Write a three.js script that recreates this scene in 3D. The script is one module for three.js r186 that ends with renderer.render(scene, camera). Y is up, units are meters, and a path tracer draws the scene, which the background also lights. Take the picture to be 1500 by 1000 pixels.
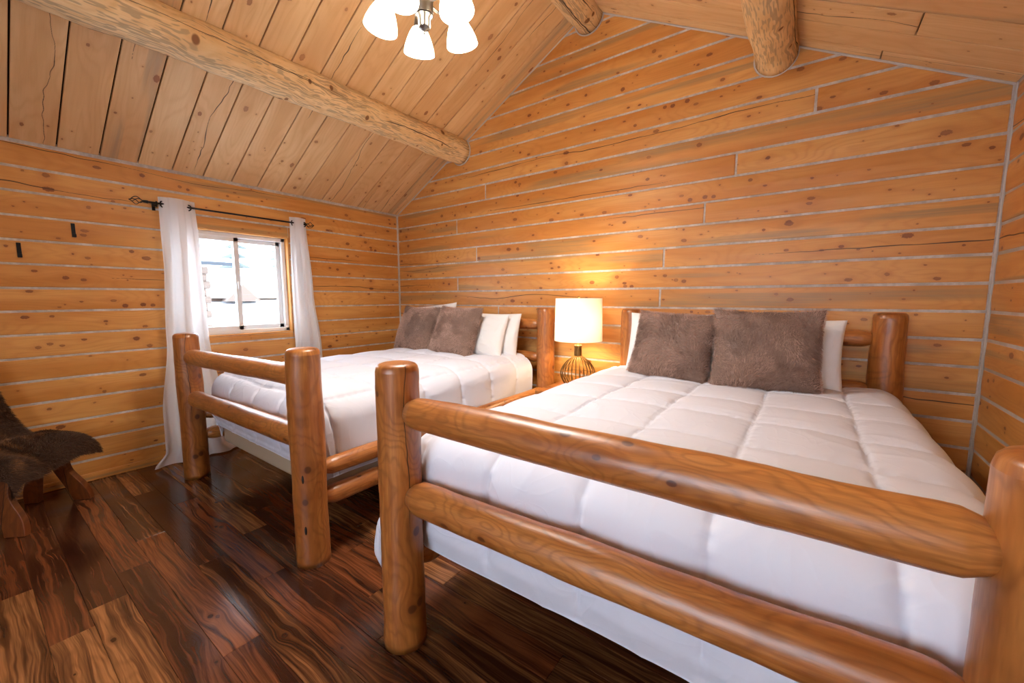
import * as THREE from 'three';
import { mergeGeometries, mergeVertices, toCreasedNormals } from 'three/addons/utils/BufferGeometryUtils.js';
import { RoundedBoxGeometry } from 'three/addons/geometries/RoundedBoxGeometry.js';

// ---------------------------------------------------------------- camera, sky, exposure
const scene = new THREE.Scene();
const camera = new THREE.PerspectiveCamera(80.14, 1.5, 0.02, 200);
camera.position.set(4.164, 1.322, 3.315);
camera.rotation.order = 'YXZ';
camera.rotation.set(-0.1071, 0.6306, -0.0025);
const renderer = new THREE.WebGLRenderer({ antialias: true });
renderer.toneMapping = THREE.LinearToneMapping;
renderer.toneMappingExposure = 0.95;
renderer.shadowMap.enabled = true;
scene.background = new THREE.Color(0.74, 0.86, 1.0);          // even overcast winter sky
scene.backgroundIntensity = 15;
scene.environmentIntensity = 15;
const BULB = 3.0, LAMP = 1.25;                                  // candela of each bulb

// ---------------------------------------------------------------- helpers
function rng(seed) { let a = seed >>> 0; return () => { a = (a + 0x6D2B79F5) | 0; let t = Math.imul(a ^ (a >>> 15), 1 | a); t = (t + Math.imul(t ^ (t >>> 7), 61 | t)) ^ t; return ((t ^ (t >>> 14)) >>> 0) / 4294967296; }; }
const V = (x, y, z) => new THREE.Vector3(x, y, z);
const clamp = (x, a, b) => Math.max(a, Math.min(b, x));
const mix = (a, b, t) => a + (b - a) * t;
const sstep = (a, b, x) => { const t = clamp((x - a) / (b - a), 0, 1); return t * t * (3 - 2 * t); };
function h2(ix, iy, s) { let h = Math.imul(ix, 374761393) ^ Math.imul(iy, 668265263) ^ Math.imul(s, 974634777); h = Math.imul(h ^ (h >>> 13), 1274126177); return ((h ^ (h >>> 16)) >>> 0) / 4294967296; }
// value noise, periodic with px, py (0: not periodic)
function N(x, y, s = 1, px = 0, py = 0) {
  let x0 = Math.floor(x), y0 = Math.floor(y); let fx = x - x0, fy = y - y0;
  let x1 = x0 + 1, y1 = y0 + 1;
  if (px) { x0 = ((x0 % px) + px) % px; x1 = ((x1 % px) + px) % px; }
  if (py) { y0 = ((y0 % py) + py) % py; y1 = ((y1 % py) + py) % py; }
  fx = fx * fx * (3 - 2 * fx); fy = fy * fy * (3 - 2 * fy);
  const a = h2(x0, y0, s), b = h2(x1, y0, s), c = h2(x0, y1, s), d = h2(x1, y1, s);
  return a + (b - a) * fx + (c - a) * fy + (a - b - c + d) * fx * fy;
}
const fbm = (x, y, s, o = 4) => { let v = 0, a = 0.5; for (let i = 0; i < o; i++) { v += a * N(x, y, s + i * 17); x *= 2.03; y *= 2.03; a *= 0.5; } return v; };

const used = {};
function numbered(name) { const n = used[name] = (used[name] ?? -1) + 1; return n ? name + '_' + String(n).padStart(3, '0') : name; }
function shade(o) { o.castShadow = true; o.receiveShadow = true; return o; }
function tag(o, label, category, group, kind) { o.userData.label = label; if (category) o.userData.category = category; if (group) o.userData.group = group; if (kind) o.userData.kind = kind; return o; }
function thing(name, label, category, [x, y, z] = [0, 0, 0], turn = 0, group) {
  const o = new THREE.Group(); o.name = numbered(name); o.position.set(x, y, z); o.rotation.y = turn; scene.add(o); return tag(o, label, category, group);
}
function part(parent, name, geo, m) { const o = shade(new THREE.Mesh(geo, m)); o.name = name; parent.add(o); return o; }
function solo(name, geo, m, label, category, pos = [0, 0, 0], group) { const o = shade(new THREE.Mesh(geo, m)); o.name = numbered(name); o.position.set(...pos); scene.add(o); return tag(o, label, category, group); }
function structure(name, label, category) { const o = new THREE.Group(); o.name = name; scene.add(o); return tag(o, label, category, null, 'structure'); }
const box = (w, h, d, x = 0, y = 0, z = 0) => new THREE.BoxGeometry(w, h, d).translate(x, y, z);
const rbox = (w, h, d, r, x = 0, y = 0, z = 0, s = 3) => new RoundedBoxGeometry(w, h, d, s, r).translate(x, y, z);
const merge = (gs) => mergeGeometries(gs.map((g) => { const q = g.index ? g.toNonIndexed() : g; for (const k of Object.keys(q.attributes)) if (!['position', 'normal', 'uv'].includes(k)) q.deleteAttribute(k); return q; }));
const cyl = (r0, r1, h, seg = 20) => new THREE.CylinderGeometry(r1, r0, h, seg);
function tubeThrough(pts, r, seg = 24, rad = 8, closed = false) { return new THREE.TubeGeometry(new THREE.CatmullRomCurve3(pts, closed), seg, r, rad, closed); }
function between(geo, a, b) { // geo along +y from 0 to its length, put from a towards b
  const d = b.clone().sub(a).normalize(); return geo.applyQuaternion(new THREE.Quaternion().setFromUnitVectors(V(0, 1, 0), d)).translate(a.x, a.y, a.z);
}

// ---------------------------------------------------------------- textures
function dataTex(W, H, data, srgb) {
  const t = new THREE.DataTexture(data, W, H, THREE.RGBAFormat); t.magFilter = THREE.LinearFilter; t.minFilter = THREE.LinearMipmapLinearFilter; t.generateMipmaps = true;
  t.wrapS = t.wrapT = THREE.RepeatWrapping; if (srgb) t.colorSpace = THREE.SRGBColorSpace; t.needsUpdate = true; return t;
}
// an atlas of wooden boards, one board in each row; colours are sRGB 0..255
function woodAtlas({ W, H, rows, Lm, hm, seed, palette, knots, knotSize = 0.011, contour = 0.25, contourFreq = 9, cracks = 0.4, stain = 0.3, swirl = 0, fine = 0.5, cy = 10, medW = 0.55, bigW = 1.1, flow = 0, speck = 0 }) {
  const col = new Uint8Array(W * H * 4), bmp = new Uint8Array(W * H * 4), rh = H / rows, R = rng(seed);
  for (let r = 0; r < rows; r++) {
    const P = palette(r, R), ks = [], s = seed * 31 + r * 7;
    const n = Math.round(knots * Lm * (0.6 + 0.8 * R()));
    for (let i = 0; i < n; i++) { const k = knotSize * (0.28 + 1.0 * Math.pow(R(), 2.2)); ks.push({ x: R() * Lm, y: (0.08 + 0.84 * R()) * hm, ry: k, rx: k * (1.0 + 0.9 * R()), a: R(), d: 0.62 + 0.38 * R() }); }
    const crack = R() < cracks ? { c: 0.2 + 0.6 * R(), x0: R() * 0.6, len: 0.2 + 0.5 * R(), w: 0.0014 + 0.0022 * R(), amp: 0.25 * R() } : null;
    const hasStain = R() < stain, j0 = Math.round(r * rh), j1 = Math.round((r + 1) * rh), tone = R() - 0.5;
    const px1 = Math.max(2, Math.round(Lm * 1.1)), px2 = Math.max(3, Math.round(Lm * 4)), px3 = Math.round(Lm * 12);
    for (let j = j0; j < j1; j++) for (let i = 0; i < W; i++) {
      const u = (i + 0.5) / W, xm = u * Lm, ym = (j + 0.5 - j0) / rh * hm; let yd = ym, kd = 0, kh = 0, kr = 0;
      for (const k of ks) {
        let dx = xm - k.x; if (dx > Lm / 2) dx -= Lm; if (dx < -Lm / 2) dx += Lm; const dy = ym - k.y;
        if (dx > -0.12 && dx < 0.12) {
          const g = Math.exp(-(dx * dx) / (k.rx * k.rx * 9) - (dy * dy) / (k.ry * k.ry * 7)); yd -= dy * 0.85 * g;
          const wob = 1 + 0.35 * (N(dx * 240, dy * 240, s + 3) - 0.5), d = Math.hypot(dx / k.rx, dy / k.ry) * wob;
          if (d < 1) { kd = Math.max(kd, sstep(1, 0.7, d) * (k.d - 0.25 * sstep(0.75, 0.2, d) * (1 - k.d))); kr = Math.max(kr, sstep(0.6, 0.85, d) * sstep(1.1, 0.95, d)); }
          kh = Math.max(kh, Math.exp(-d * d / 5) * (0.4 + 0.6 * k.a));
        }
      }
      const sw = swirl ? swirl * (N(u * px2, yd * 14, s + 40, px2) - 0.5) + swirl * 0.4 * (N(u * px2 * 3, yd * 40, s + 41, px2 * 3) - 0.5) : 0;
      const big = N(u * px1, yd * 9 + sw * 6, s, px1), med = N(u * px2, yd * 38 + sw * 10, s + 5, px2), fin = N(u * px3, yd * 420 + sw * 60, s + 9, px3);
      const f = (N(u * px1 * 2, (yd + sw * 0.05) * cy, s + 12, px1 * 2) + 0.12 * N(u * px2, yd * 45, s + 13, px2)) * contourFreq, fr = f - Math.floor(f);
      const late = Math.pow(0.5 + 0.5 * Math.cos(6.2832 * fr), 3) * contour;
      let fl = 0; if (flow) { const yw = yd + 0.05 * (N(u * 3, 0.5, s + 61, 3) - 0.5) + 0.03 * (N(u * 5, yd * 14, s + 62, 5) - 0.5) + 0.008 * (N(u * 18, yd * 50, s + 63, 18) - 0.5); fl = ((N(u * 3, yw * 70, s + 64, 3) - 0.5) * 0.9 + (N(u * 5, yw * 190, s + 65, 5) - 0.5) * 0.7 + (N(u * 9, yw * 520, s + 66, 9) - 0.5) * 0.45) * flow; }
      let t = clamp(0.5 + fl + tone * 0.5 + (big - 0.5) * bigW + (med - 0.5) * medW, 0, 1), c0 = mix(P.a[0], P.b[0], t), c1 = mix(P.a[1], P.b[1], t), c2 = mix(P.a[2], P.b[2], t);
      const g = clamp(late + (fin - 0.5) * 0.28 * fine + (fin > 0.78 ? 0.08 * fine : 0), -0.15, 1);
      c0 = mix(c0, P.dark[0], g); c1 = mix(c1, P.dark[1], g); c2 = mix(c2, P.dark[2], g);
      if (hasStain) { const st = sstep(0.58, 0.85, N(u * px1 * 1, ym * 16, s + 21, px1)) * (0.35 + 0.65 * N(u * px2, ym * 160, s + 22, px2)) * 0.75; c0 = mix(c0, P.grey[0], st); c1 = mix(c1, P.grey[1], st); c2 = mix(c2, P.grey[2], st); }
      if (speck) { const sp = sstep(0.74, 0.86, N(u * px3 * 2.0, ym * 210, s + 31, px3 * 2)) * speck; c0 = mix(c0, P.knot[0], sp); c1 = mix(c1, P.knot[1], sp); c2 = mix(c2, P.knot[2], sp); }
      const hl = kh * 0.38; c0 = mix(c0, P.dark[0], hl); c1 = mix(c1, P.dark[1], hl); c2 = mix(c2, P.dark[2], hl);
      const kk = kd * (0.72 + 0.28 * kr); c0 = mix(c0, P.knot[0], kk); c1 = mix(c1, P.knot[1], kk); c2 = mix(c2, P.knot[2], kk);
      let b = 150 + (fin - 0.5) * 50 - late * 60 - kr * 30;
      if (crack && u > crack.x0 && u < crack.x0 + crack.len) {
        const e = (u - crack.x0) / crack.len, cy = (crack.c + crack.amp * (N(u * 9, 1, s + 50) - 0.5) * 2 + 0.05 * (N(u * 60, 2, s + 51) - 0.5)) * hm;
        const w = crack.w * Math.min(1, 6 * Math.min(e, 1 - e)) * (0.3 + 1.0 * N(u * 30, 3, s + 52)), q = sstep(w * 1.5, w * 0.5, Math.abs(ym - cy));
        c0 = mix(c0, 38, q * 0.85); c1 = mix(c1, 22, q * 0.85); c2 = mix(c2, 12, q * 0.85); b -= q * 110;
      }
      const o = (j * W + i) * 4; col[o] = clamp(c0, 0, 255); col[o + 1] = clamp(c1, 0, 255); col[o + 2] = clamp(c2, 0, 255); col[o + 3] = 255;
      b = clamp(b, 0, 255); bmp[o] = bmp[o + 1] = bmp[o + 2] = b; bmp[o + 3] = 255;
    }
  }
  return { map: dataTex(W, H, col, true), bump: dataTex(W, H, bmp, false), rows, Lm, hm, H };
}
// bark-free round log: u along (periodic), v around (periodic)
function logTexture({ W, H, seed, a, b, dark, knot, crackCol, patch, patchAmt, cracks, lines, Lm = 2, knots = 8 }) {
  const col = new Uint8Array(W * H * 4), bmp = new Uint8Array(W * H * 4), R = rng(seed), ks = [];
  for (let i = 0; i < knots; i++) { const k = 0.008 + 0.012 * R(); ks.push({ u: R() * Lm, v: R() * 0.45, r: k }); }
  const cr = []; for (let i = 0; i < cracks; i++) cr.push({ v: R(), x0: R() * 0.5, len: 0.3 + 0.6 * R(), w: 0.002 + 0.006 * R(), s: Math.floor(R() * 999) });
  for (let j = 0; j < H; j++) for (let i = 0; i < W; i++) {
    const u = (i + 0.5) / W, v = (j + 0.5) / H, xm = u * Lm; let vm = v * 0.45, kd = 0, kh = 0;
    for (const k of ks) { let dx = xm - k.u; if (dx > Lm / 2) dx -= Lm; if (dx < -Lm / 2) dx += Lm; let dy = vm - k.v; if (dy > 0.225) dy -= 0.45; if (dy < -0.225) dy += 0.45; if (Math.abs(dx) < 0.2) { const g = Math.exp(-dx * dx / (k.r * k.r * 22) - dy * dy / (k.r * k.r * 10)); vm -= dy * 0.7 * g; const d = Math.hypot(dx / 1.3, dy) / k.r; kd = Math.max(kd, sstep(1, 0.6, d)); kh = Math.max(kh, Math.exp(-d * d / 4)); } }
    const vv = vm / 0.45, w1 = N(u * 5, vv * 3, seed + 1, 5, 3), w2 = N(u * 16, vv * 8, seed + 2, 16, 8), w3 = N(u * 60, vv * 30, seed + 3, 60, 30), fin = N(u * 70, vv * 170, seed + 4, 70, 170);
    const f = (w1 * 1.2 + w2 * 0.35 + w3 * 0.04) * lines, fr = f - Math.floor(f), late = Math.pow(0.5 + 0.5 * Math.cos(6.2832 * fr), 3) * 0.3;
    const t = clamp(0.5 + (N(u * 4, vv * 4, seed + 7, 4, 4) - 0.5) * 1.3 + (w2 - 0.5) * 0.4 + (N(u * 14, vv * 60, seed + 6, 14, 60) - 0.5) * 0.9, 0, 1);
    const c = [mix(a[0], b[0], t), mix(a[1], b[1], t), mix(a[2], b[2], t)], g = clamp(late + (fin - 0.5) * 0.2, -0.1, 1);
    const pt = patchAmt ? sstep(0.52, 0.68, N(u * 12, vv * 20, seed + 8, 12, 20) * 0.35 + N(u * 70, vv * 150, seed + 9, 70, 150) * 0.65) * patchAmt : 0;
    let bb = 150 + (fin - 0.5) * 40 - late * 50 - pt * 40, cq = 0;
    for (const k of cr) { if (u < k.x0 || u > k.x0 + k.len) continue; const e = (u - k.x0) / k.len; let dv = v - (k.v + 0.08 * (N(u * 7, 0.5, k.s) - 0.5) + 0.012 * (N(u * 60, 0.5, k.s + 1) - 0.5)); dv -= Math.round(dv); const w = k.w * Math.min(1, 5 * Math.min(e, 1 - e)) * (0.3 + N(u * 25, 0.5, k.s + 2)); cq = Math.max(cq, sstep(w * 1.5, w * 0.5, Math.abs(dv))); }
    bb -= cq * 110; const o = (j * W + i) * 4;
    for (let q = 0; q < 3; q++) { let x = mix(c[q], dark[q], g); x = mix(x, patch ? patch[q] : 0, pt); x = mix(x, dark[q], kh * 0.35); x = mix(x, knot[q], kd * 0.85); x = mix(x, crackCol[q], cq * 0.9); col[o + q] = clamp(x, 0, 255); bmp[o + q] = clamp(bb, 0, 255); }
    col[o + 3] = bmp[o + 3] = 255;
  }
  return { map: dataTex(W, H, col, true), bump: dataTex(W, H, bmp, false) };
}
const mat = (o) => new THREE.MeshPhysicalMaterial({ roughness: 0.6, ...o });

const pine = woodAtlas({ W: 2048, H: 1440, rows: 16, Lm: 5, hm: 0.155, seed: 11, knots: 5.5, knotSize: 0.014, contour: 0.16, contourFreq: 7, cracks: 0.45, stain: 0.25, fine: 0.4,
  palette: (r, R) => { const k = R(); return { a: [210 - 10 * k, 142 - 14 * k, 68 - 12 * k], b: [228 - 8 * k, 170 - 14 * k, 98 - 16 * k], dark: [178, 106, 50], knot: [112, 58, 30], grey: [154, 126, 90] }; } });
const deck = woodAtlas({ W: 2048, H: 1200, rows: 10, Lm: 3, hm: 0.2, seed: 23, knots: 4, knotSize: 0.016, contour: 0.16, contourFreq: 6, cracks: 0.25, stain: 0.25, fine: 0.35,
  palette: (r, R) => { const k = R(); return { a: [222 - 8 * k, 176 - 10 * k, 122 - 10 * k], b: [236 - 6 * k, 198 - 8 * k, 146 - 8 * k], dark: [194, 138, 86], knot: [136, 80, 46], grey: [168, 146, 118] }; } });
const acacia = woodAtlas({ W: 2048, H: 1440, rows: 14, Lm: 1.3, hm: 0.125, seed: 41, knots: 1.6, knotSize: 0.014, contour: 0.12, contourFreq: 4, cracks: 0.1, stain: 0, swirl: 0.04, fine: 0.7, cy: 24, medW: 0.2, bigW: 0.6, flow: 0.95,
  palette: (r, R) => { const k = R(), j = R(); return j < 0.45 ? { a: [50 + 14 * k, 27 + 8 * k, 15 + 5 * k], b: [140 + 18 * k, 92 + 14 * k, 54 + 8 * k], dark: [52, 24, 12], knot: [40, 18, 10], grey: [0, 0, 0] } : { a: [46 + 10 * k, 22 + 6 * k, 13 + 4 * k], b: [108 + 20 * k, 60 + 14 * k, 34 + 8 * k], dark: [44, 20, 11], knot: [34, 15, 9], grey: [0, 0, 0] }; } });
const bedTex = logTexture({ W: 2048, H: 768, seed: 57, a: [158, 92, 40], b: [190, 124, 62], dark: [108, 58, 22], knot: [84, 38, 14], crackCol: [58, 28, 10], patchAmt: 0, cracks: 1, lines: 10, knots: 12 });
const beamTex = logTexture({ W: 2048, H: 768, seed: 77, a: [228, 190, 136], b: [240, 210, 160], dark: [204, 156, 100], knot: [120, 76, 40], crackCol: [52, 38, 26], patch: [142, 120, 98], patchAmt: 0.45, cracks: 9, lines: 5, Lm: 3, knots: 22 });

const M = {
  log: mat({ map: pine.map, bumpMap: pine.bump, bumpScale: 0.0012, roughness: 0.42 }),
  deck: mat({ map: deck.map, bumpMap: deck.bump, bumpScale: 0.0006, roughness: 0.6 }),
  deckBack: mat({ color: '#2a1a10', roughness: 0.9 }),
  floor: mat({ map: acacia.map, bumpMap: acacia.bump, bumpScale: 0.0004, roughness: 0.16 }),
  floorGap: mat({ color: '#1a0d07', roughness: 0.8 }),
  bed: mat({ map: bedTex.map, bumpMap: bedTex.bump, bumpScale: 0.0008, roughness: 0.38, clearcoat: 0.35, clearcoatRoughness: 0.3 }),
  beam: mat({ map: beamTex.map, bumpMap: beamTex.bump, bumpScale: 0.004, roughness: 0.75 }),
  black: mat({ color: '#17171a', roughness: 0.45, metalness: 0.6 }),
  steel: mat({ color: '#8b8a88', roughness: 0.3, metalness: 1 }),
  brass: mat({ color: '#86663a', roughness: 0.32, metalness: 1 }),
  vinyl: mat({ color: '#e9e9e9', roughness: 0.4 }),
  snow: mat({ color: '#f1f3f6', roughness: 0.9 }),
};
function speckTex(W, a, b, seed, amt) { const d = new Uint8Array(W * W * 4); for (let j = 0; j < W; j++) for (let i = 0; i < W; i++) { const u = i / W, v = j / W, n = 0.5 * N(u * 16, v * 16, seed, 16, 16) + 0.3 * N(u * 64, v * 64, seed + 1, 64, 64) + 0.2 * N(u * 200, v * 200, seed + 2, 200, 200), o = (j * W + i) * 4; for (let q = 0; q < 3; q++) d[o + q] = mix(a[q], b[q], clamp(0.5 + (n - 0.5) * amt, 0, 1)); d[o + 3] = 255; } return dataTex(W, W, d, true); }
M.chink = mat({ map: speckTex(256, [180, 168, 158], [216, 206, 198], 5, 2.2), roughness: 0.95 });
// soft creases of cotton, as relief
const creaseTex = (() => { const W = 512, d = new Uint8Array(W * W * 4); for (let j = 0; j < W; j++) for (let i = 0; i < W; i++) { const u = i / W, v = j / W, wx = N(u * 6, v * 6, 301, 6, 6), wy = N(u * 6, v * 6, 302, 6, 6); const r1 = 1 - Math.abs(2 * N(u * 7 + wx * 2, v * 5 + wy * 2, 303, 7, 5) - 1), r2 = 1 - Math.abs(2 * N(u * 16 + wy * 3, v * 13 + wx * 3, 304, 16, 13) - 1); const b = 60 + 90 * Math.pow(r1, 5) + 50 * Math.pow(r2, 6) + 30 * N(u * 5, v * 5, 305, 5, 5), o = (j * W + i) * 4; d[o] = d[o + 1] = d[o + 2] = b; d[o + 3] = 255; } return dataTex(W, W, d, false); })();
M.cotton = mat({ color: '#dcdeea', roughness: 0.75, bumpMap: creaseTex, bumpScale: 0.0025, sheen: 0.2, sheenRoughness: 0.5 });
M.pillowCase = mat({ color: '#e9e7e6', roughness: 0.85, bumpMap: creaseTex, bumpScale: 0.006 });
M.tick = mat({ color: '#bba78c', roughness: 0.9 });
M.curtain = mat({ color: '#ece9e8', roughness: 1, transmission: 0.3, thickness: 0, side: THREE.DoubleSide });
M.shadeCloth = mat({ color: '#faf3ec', roughness: 1, transmission: 0.3, thickness: 0, side: THREE.DoubleSide });
M.opal = mat({ color: '#fbf6ee', roughness: 0.9, transmission: 0.6, thickness: 0, side: THREE.DoubleSide });
M.bulbWarm = mat({ color: '#ffffff', emissive: new THREE.Color(1, 0.8, 0.5), emissiveIntensity: 6 });
M.bulbCool = mat({ color: '#ffffff', emissive: new THREE.Color(1, 0.9, 0.76), emissiveIntensity: 8 });
M.pane = mat({ color: '#ffffff', roughness: 0, transmission: 1, thickness: 0, ior: 1.5 });

// ---------------------------------------------------------------- boards: a block with bevelled edges, its ends may slant
// bottom edge y=h0 from b0 to b1, top edge y=h1 from t0 to t1, face at z=0, back at z=-depth
function strip({ b0, b1, t0, t1, h0, h1, depth = 0.03, bev = 0.005, crown = 0, atlas, row, u0, flip }) {
  const ys = [[h0, -depth], [h0, -bev], [h0 + bev, 0], [(h0 + h1) / 2, crown], [h1 - bev, 0], [h1, -bev], [h1, -depth]], pos = [], uv = [], hh = h1 - h0;
  const pt = (r, c) => { const [y, z] = ys[r], k = (y - h0) / hh, l = mix(b0, t0, k), rr = mix(b1, t1, k); const xs = [[l, -depth], [l, -bev], [l + bev, 9], [rr - bev, 9], [rr, -bev], [rr, -depth]][c]; return [xs[0], y, Math.min(z, xs[1])]; };
  const push = (p) => { pos.push(...p); const vv = clamp((p[1] - h0) / hh, 0, 1), m = 1.5 / (atlas.H / atlas.rows); uv.push(u0 + (flip ? -1 : 1) * p[0] / atlas.Lm, (row + m + (1 - 2 * m) * (flip ? 1 - vv : vv)) / atlas.rows); };
  for (let r = 0; r < 6; r++) for (let c = 0; c < 5; c++) { const A = pt(r, c), B = pt(r, c + 1), C = pt(r + 1, c + 1), D = pt(r + 1, c); push(A); push(B); push(C); push(A); push(C); push(D); }
  const g = new THREE.BufferGeometry(); g.setAttribute('position', new THREE.Float32BufferAttribute(pos, 3)); g.setAttribute('uv', new THREE.Float32BufferAttribute(uv, 2)); g.computeVertexNormals(); return g;
}
function boardMesh(parent, name, material, X, Y, Nn, origin, spec, R) {
  const cx = (spec.b0 + spec.b1) / 2, cy = (spec.h0 + spec.h1) / 2;
  const s = { ...spec, b0: spec.b0 - cx, b1: spec.b1 - cx, t0: spec.t0 - cx, t1: spec.t1 - cx, h0: spec.h0 - cy, h1: spec.h1 - cy, row: spec.row ?? Math.floor(R() * spec.atlas.rows), u0: spec.u0 ?? R(), flip: spec.flip ?? R() < 0.5 };
  const m = part(parent, name, strip(s), material), p = origin.clone().addScaledVector(X, cx).addScaledVector(Y, cy).addScaledVector(Nn, spec.out ?? 0);
  m.quaternion.setFromRotationMatrix(new THREE.Matrix4().makeBasis(X, Y, Nn)); m.position.copy(p); return m;
}

// ---------------------------------------------------------------- the room
const C = 0.155, GAP = 0.0115, W = 4.958, DEPTH = 5.3, RX = 2.54, RY = 3.69, EL = 2.335, ER = 2.41;
const SL = (RY - EL) / RX, SR = (RY - ER) / (W - RX);
const WIN = { z0: 1.325, z1: 2.205, y0: 0.99, y1: 1.915 };
const WIN2 = { x0: 2.7, x1: 4.4, y0: 0.85, y1: 2.1 };
const rakeX = (y) => [y > EL ? (y - EL) / SL : 0, y > ER ? W - (y - ER) / SR : W];

const wallBack = structure('wall_back', 'gable wall of orange pine logs with grey chinking behind the headboards', 'wall');
{
  const R = rng(101), sh = new THREE.Shape(); sh.moveTo(-0.16, -0.05); sh.lineTo(W + 0.16, -0.05); sh.lineTo(W + 0.16, ER + 0.06); sh.lineTo(RX, RY + 0.1); sh.lineTo(-0.16, EL + 0.06);
  part(wallBack, 'chinking', new THREE.ExtrudeGeometry(sh, { depth: 0.16, bevelEnabled: false }).translate(0, 0, -0.16 - 0.003), M.chink);
  const joints = { 13: [1.0], 11: [1.28], 9: [1.0], 7: [1.57], 15: [1.41], 16: [4.12], 14: [3.69], 12: [3.5], 10: [3.22], 8: [3.2] };
  const rowFor = {};
  for (let k = 0; k * C < RY - 0.05; k++) {
    const y0 = k * C + GAP / 2, y1 = Math.min((k + 1) * C - GAP / 2, RY - 0.02);
    let [l0, r0] = rakeX(y0), [l1, r1] = rakeX(y1); const e = 0.012; if (y0 < ER && y1 > ER) r1 = W; l0 += e; l1 += e; r0 -= e; r1 -= e; if (r1 - l1 < 0.02) continue;
    const js = joints[k] ?? []; const cuts = [null, ...js, null];
    for (let i = 0; i + 1 < cuts.length; i++) {
      const a = cuts[i], b = cuts[i + 1];
      boardMesh(wallBack, 'log', M.log, V(1, 0, 0), V(0, 1, 0), V(0, 0, 1), V(0, 0, 0), { b0: a === null ? l0 : a + 0.005, t0: a === null ? l1 : a + 0.005, b1: b === null ? r0 : b - 0.005, t1: b === null ? r1 : b - 0.005, h0: y0, h1: y1, crown: 0.0025, atlas: pine, out: (R() - 0.5) * 0.003, row: rowFor[k] }, R);
    }
  }
}
{ // chinking beads run up the corners and along the slopes of the gable
  const bead = (a, b) => part(wallBack, 'chinking_bead', between(cyl(0.0075, 0.0075, a.distanceTo(b), 8).translate(0, a.distanceTo(b) / 2, 0), a, b), M.chink);
  bead(V(0.002, 0, 0.001), V(0.002, EL, 0.001)); bead(V(W - 0.002, 0, 0.001), V(W - 0.002, ER, 0.001));
  bead(V(0, EL - 0.006, 0), V(RX, RY - 0.006, 0)); bead(V(W, ER - 0.006, 0), V(RX, RY - 0.006, 0));
}
const wallLeft = structure('wall_left', 'long pine log wall with the curtained window', 'wall');
{
  const R = rng(202), sh = new THREE.Shape(); sh.moveTo(-DEPTH - 0.1, -0.05); sh.lineTo(0.1, -0.05); sh.lineTo(0.1, EL + 0.04); sh.lineTo(-DEPTH - 0.1, EL + 0.04);
  const ho = new THREE.Path(); ho.moveTo(-WIN.z1, WIN.y0); ho.lineTo(-WIN.z1, WIN.y1); ho.lineTo(-WIN.z0, WIN.y1); ho.lineTo(-WIN.z0, WIN.y0); sh.holes.push(ho);
  const g = new THREE.ExtrudeGeometry(sh, { depth: 0.16, bevelEnabled: false }).translate(0, 0, -0.163);
  g.applyMatrix4(new THREE.Matrix4().makeBasis(V(0, 0, -1), V(0, 1, 0), V(1, 0, 0))); part(wallLeft, 'chinking', g, M.chink);
  const add = (za, zb, y0, y1) => boardMesh(wallLeft, 'log', M.log, V(0, 0, -1), V(0, 1, 0), V(1, 0, 0), V(0, 0, 0), { b0: -zb, t0: -zb, b1: -za, t1: -za, h0: y0, h1: y1, crown: 0.0025, atlas: pine, out: (R() - 0.5) * 0.003 }, R);
  for (let k = 0; k < 15; k++) {
    const y0 = k * C + GAP / 2, y1 = Math.min((k + 1) * C - GAP / 2, EL - 0.008), za = 0.012, zb = DEPTH - 0.012;
    if (y1 <= WIN.y0 || y0 >= WIN.y1) { if (y1 > WIN.y0 - 0.02 && y0 < WIN.y0) add(za, zb, y0, y1); else add(za, zb, y0, y1); }
    else {
      add(za, WIN.z0 - 0.001, y0, y1); add(WIN.z1 + 0.001, zb, y0, y1);
      if (y0 < WIN.y0 - 0.02) add(WIN.z0, WIN.z1, y0, WIN.y0); if (y1 > WIN.y1 + 0.02) add(WIN.z0, WIN.z1, WIN.y1, y1);
    }
  }
}
const wallRight = structure('wall_right', 'pine log side wall beside the second bed', 'wall');
{
  const R = rng(303); part(wallRight, 'chinking', box(0.16, ER + 0.09, DEPTH + 0.2, W + 0.083, ER / 2, DEPTH / 2), M.chink);
  for (let k = 0; k < 16; k++) { const y0 = k * C + GAP / 2, y1 = Math.min((k + 1) * C - GAP / 2, ER - 0.006); if (y1 - y0 < 0.03) continue; boardMesh(wallRight, 'log', M.log, V(0, 0, 1), V(0, 1, 0), V(-1, 0, 0), V(W, 0, 0), { b0: 0.012, t0: 0.012, b1: DEPTH - 0.012, t1: DEPTH - 0.012, h0: y0, h1: y1, crown: 0.0025, atlas: pine, out: (R() - 0.5) * 0.003 }, R); }
}
const wallFront = structure('wall_front', 'gable log wall opposite the headboards', 'wall');
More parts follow.
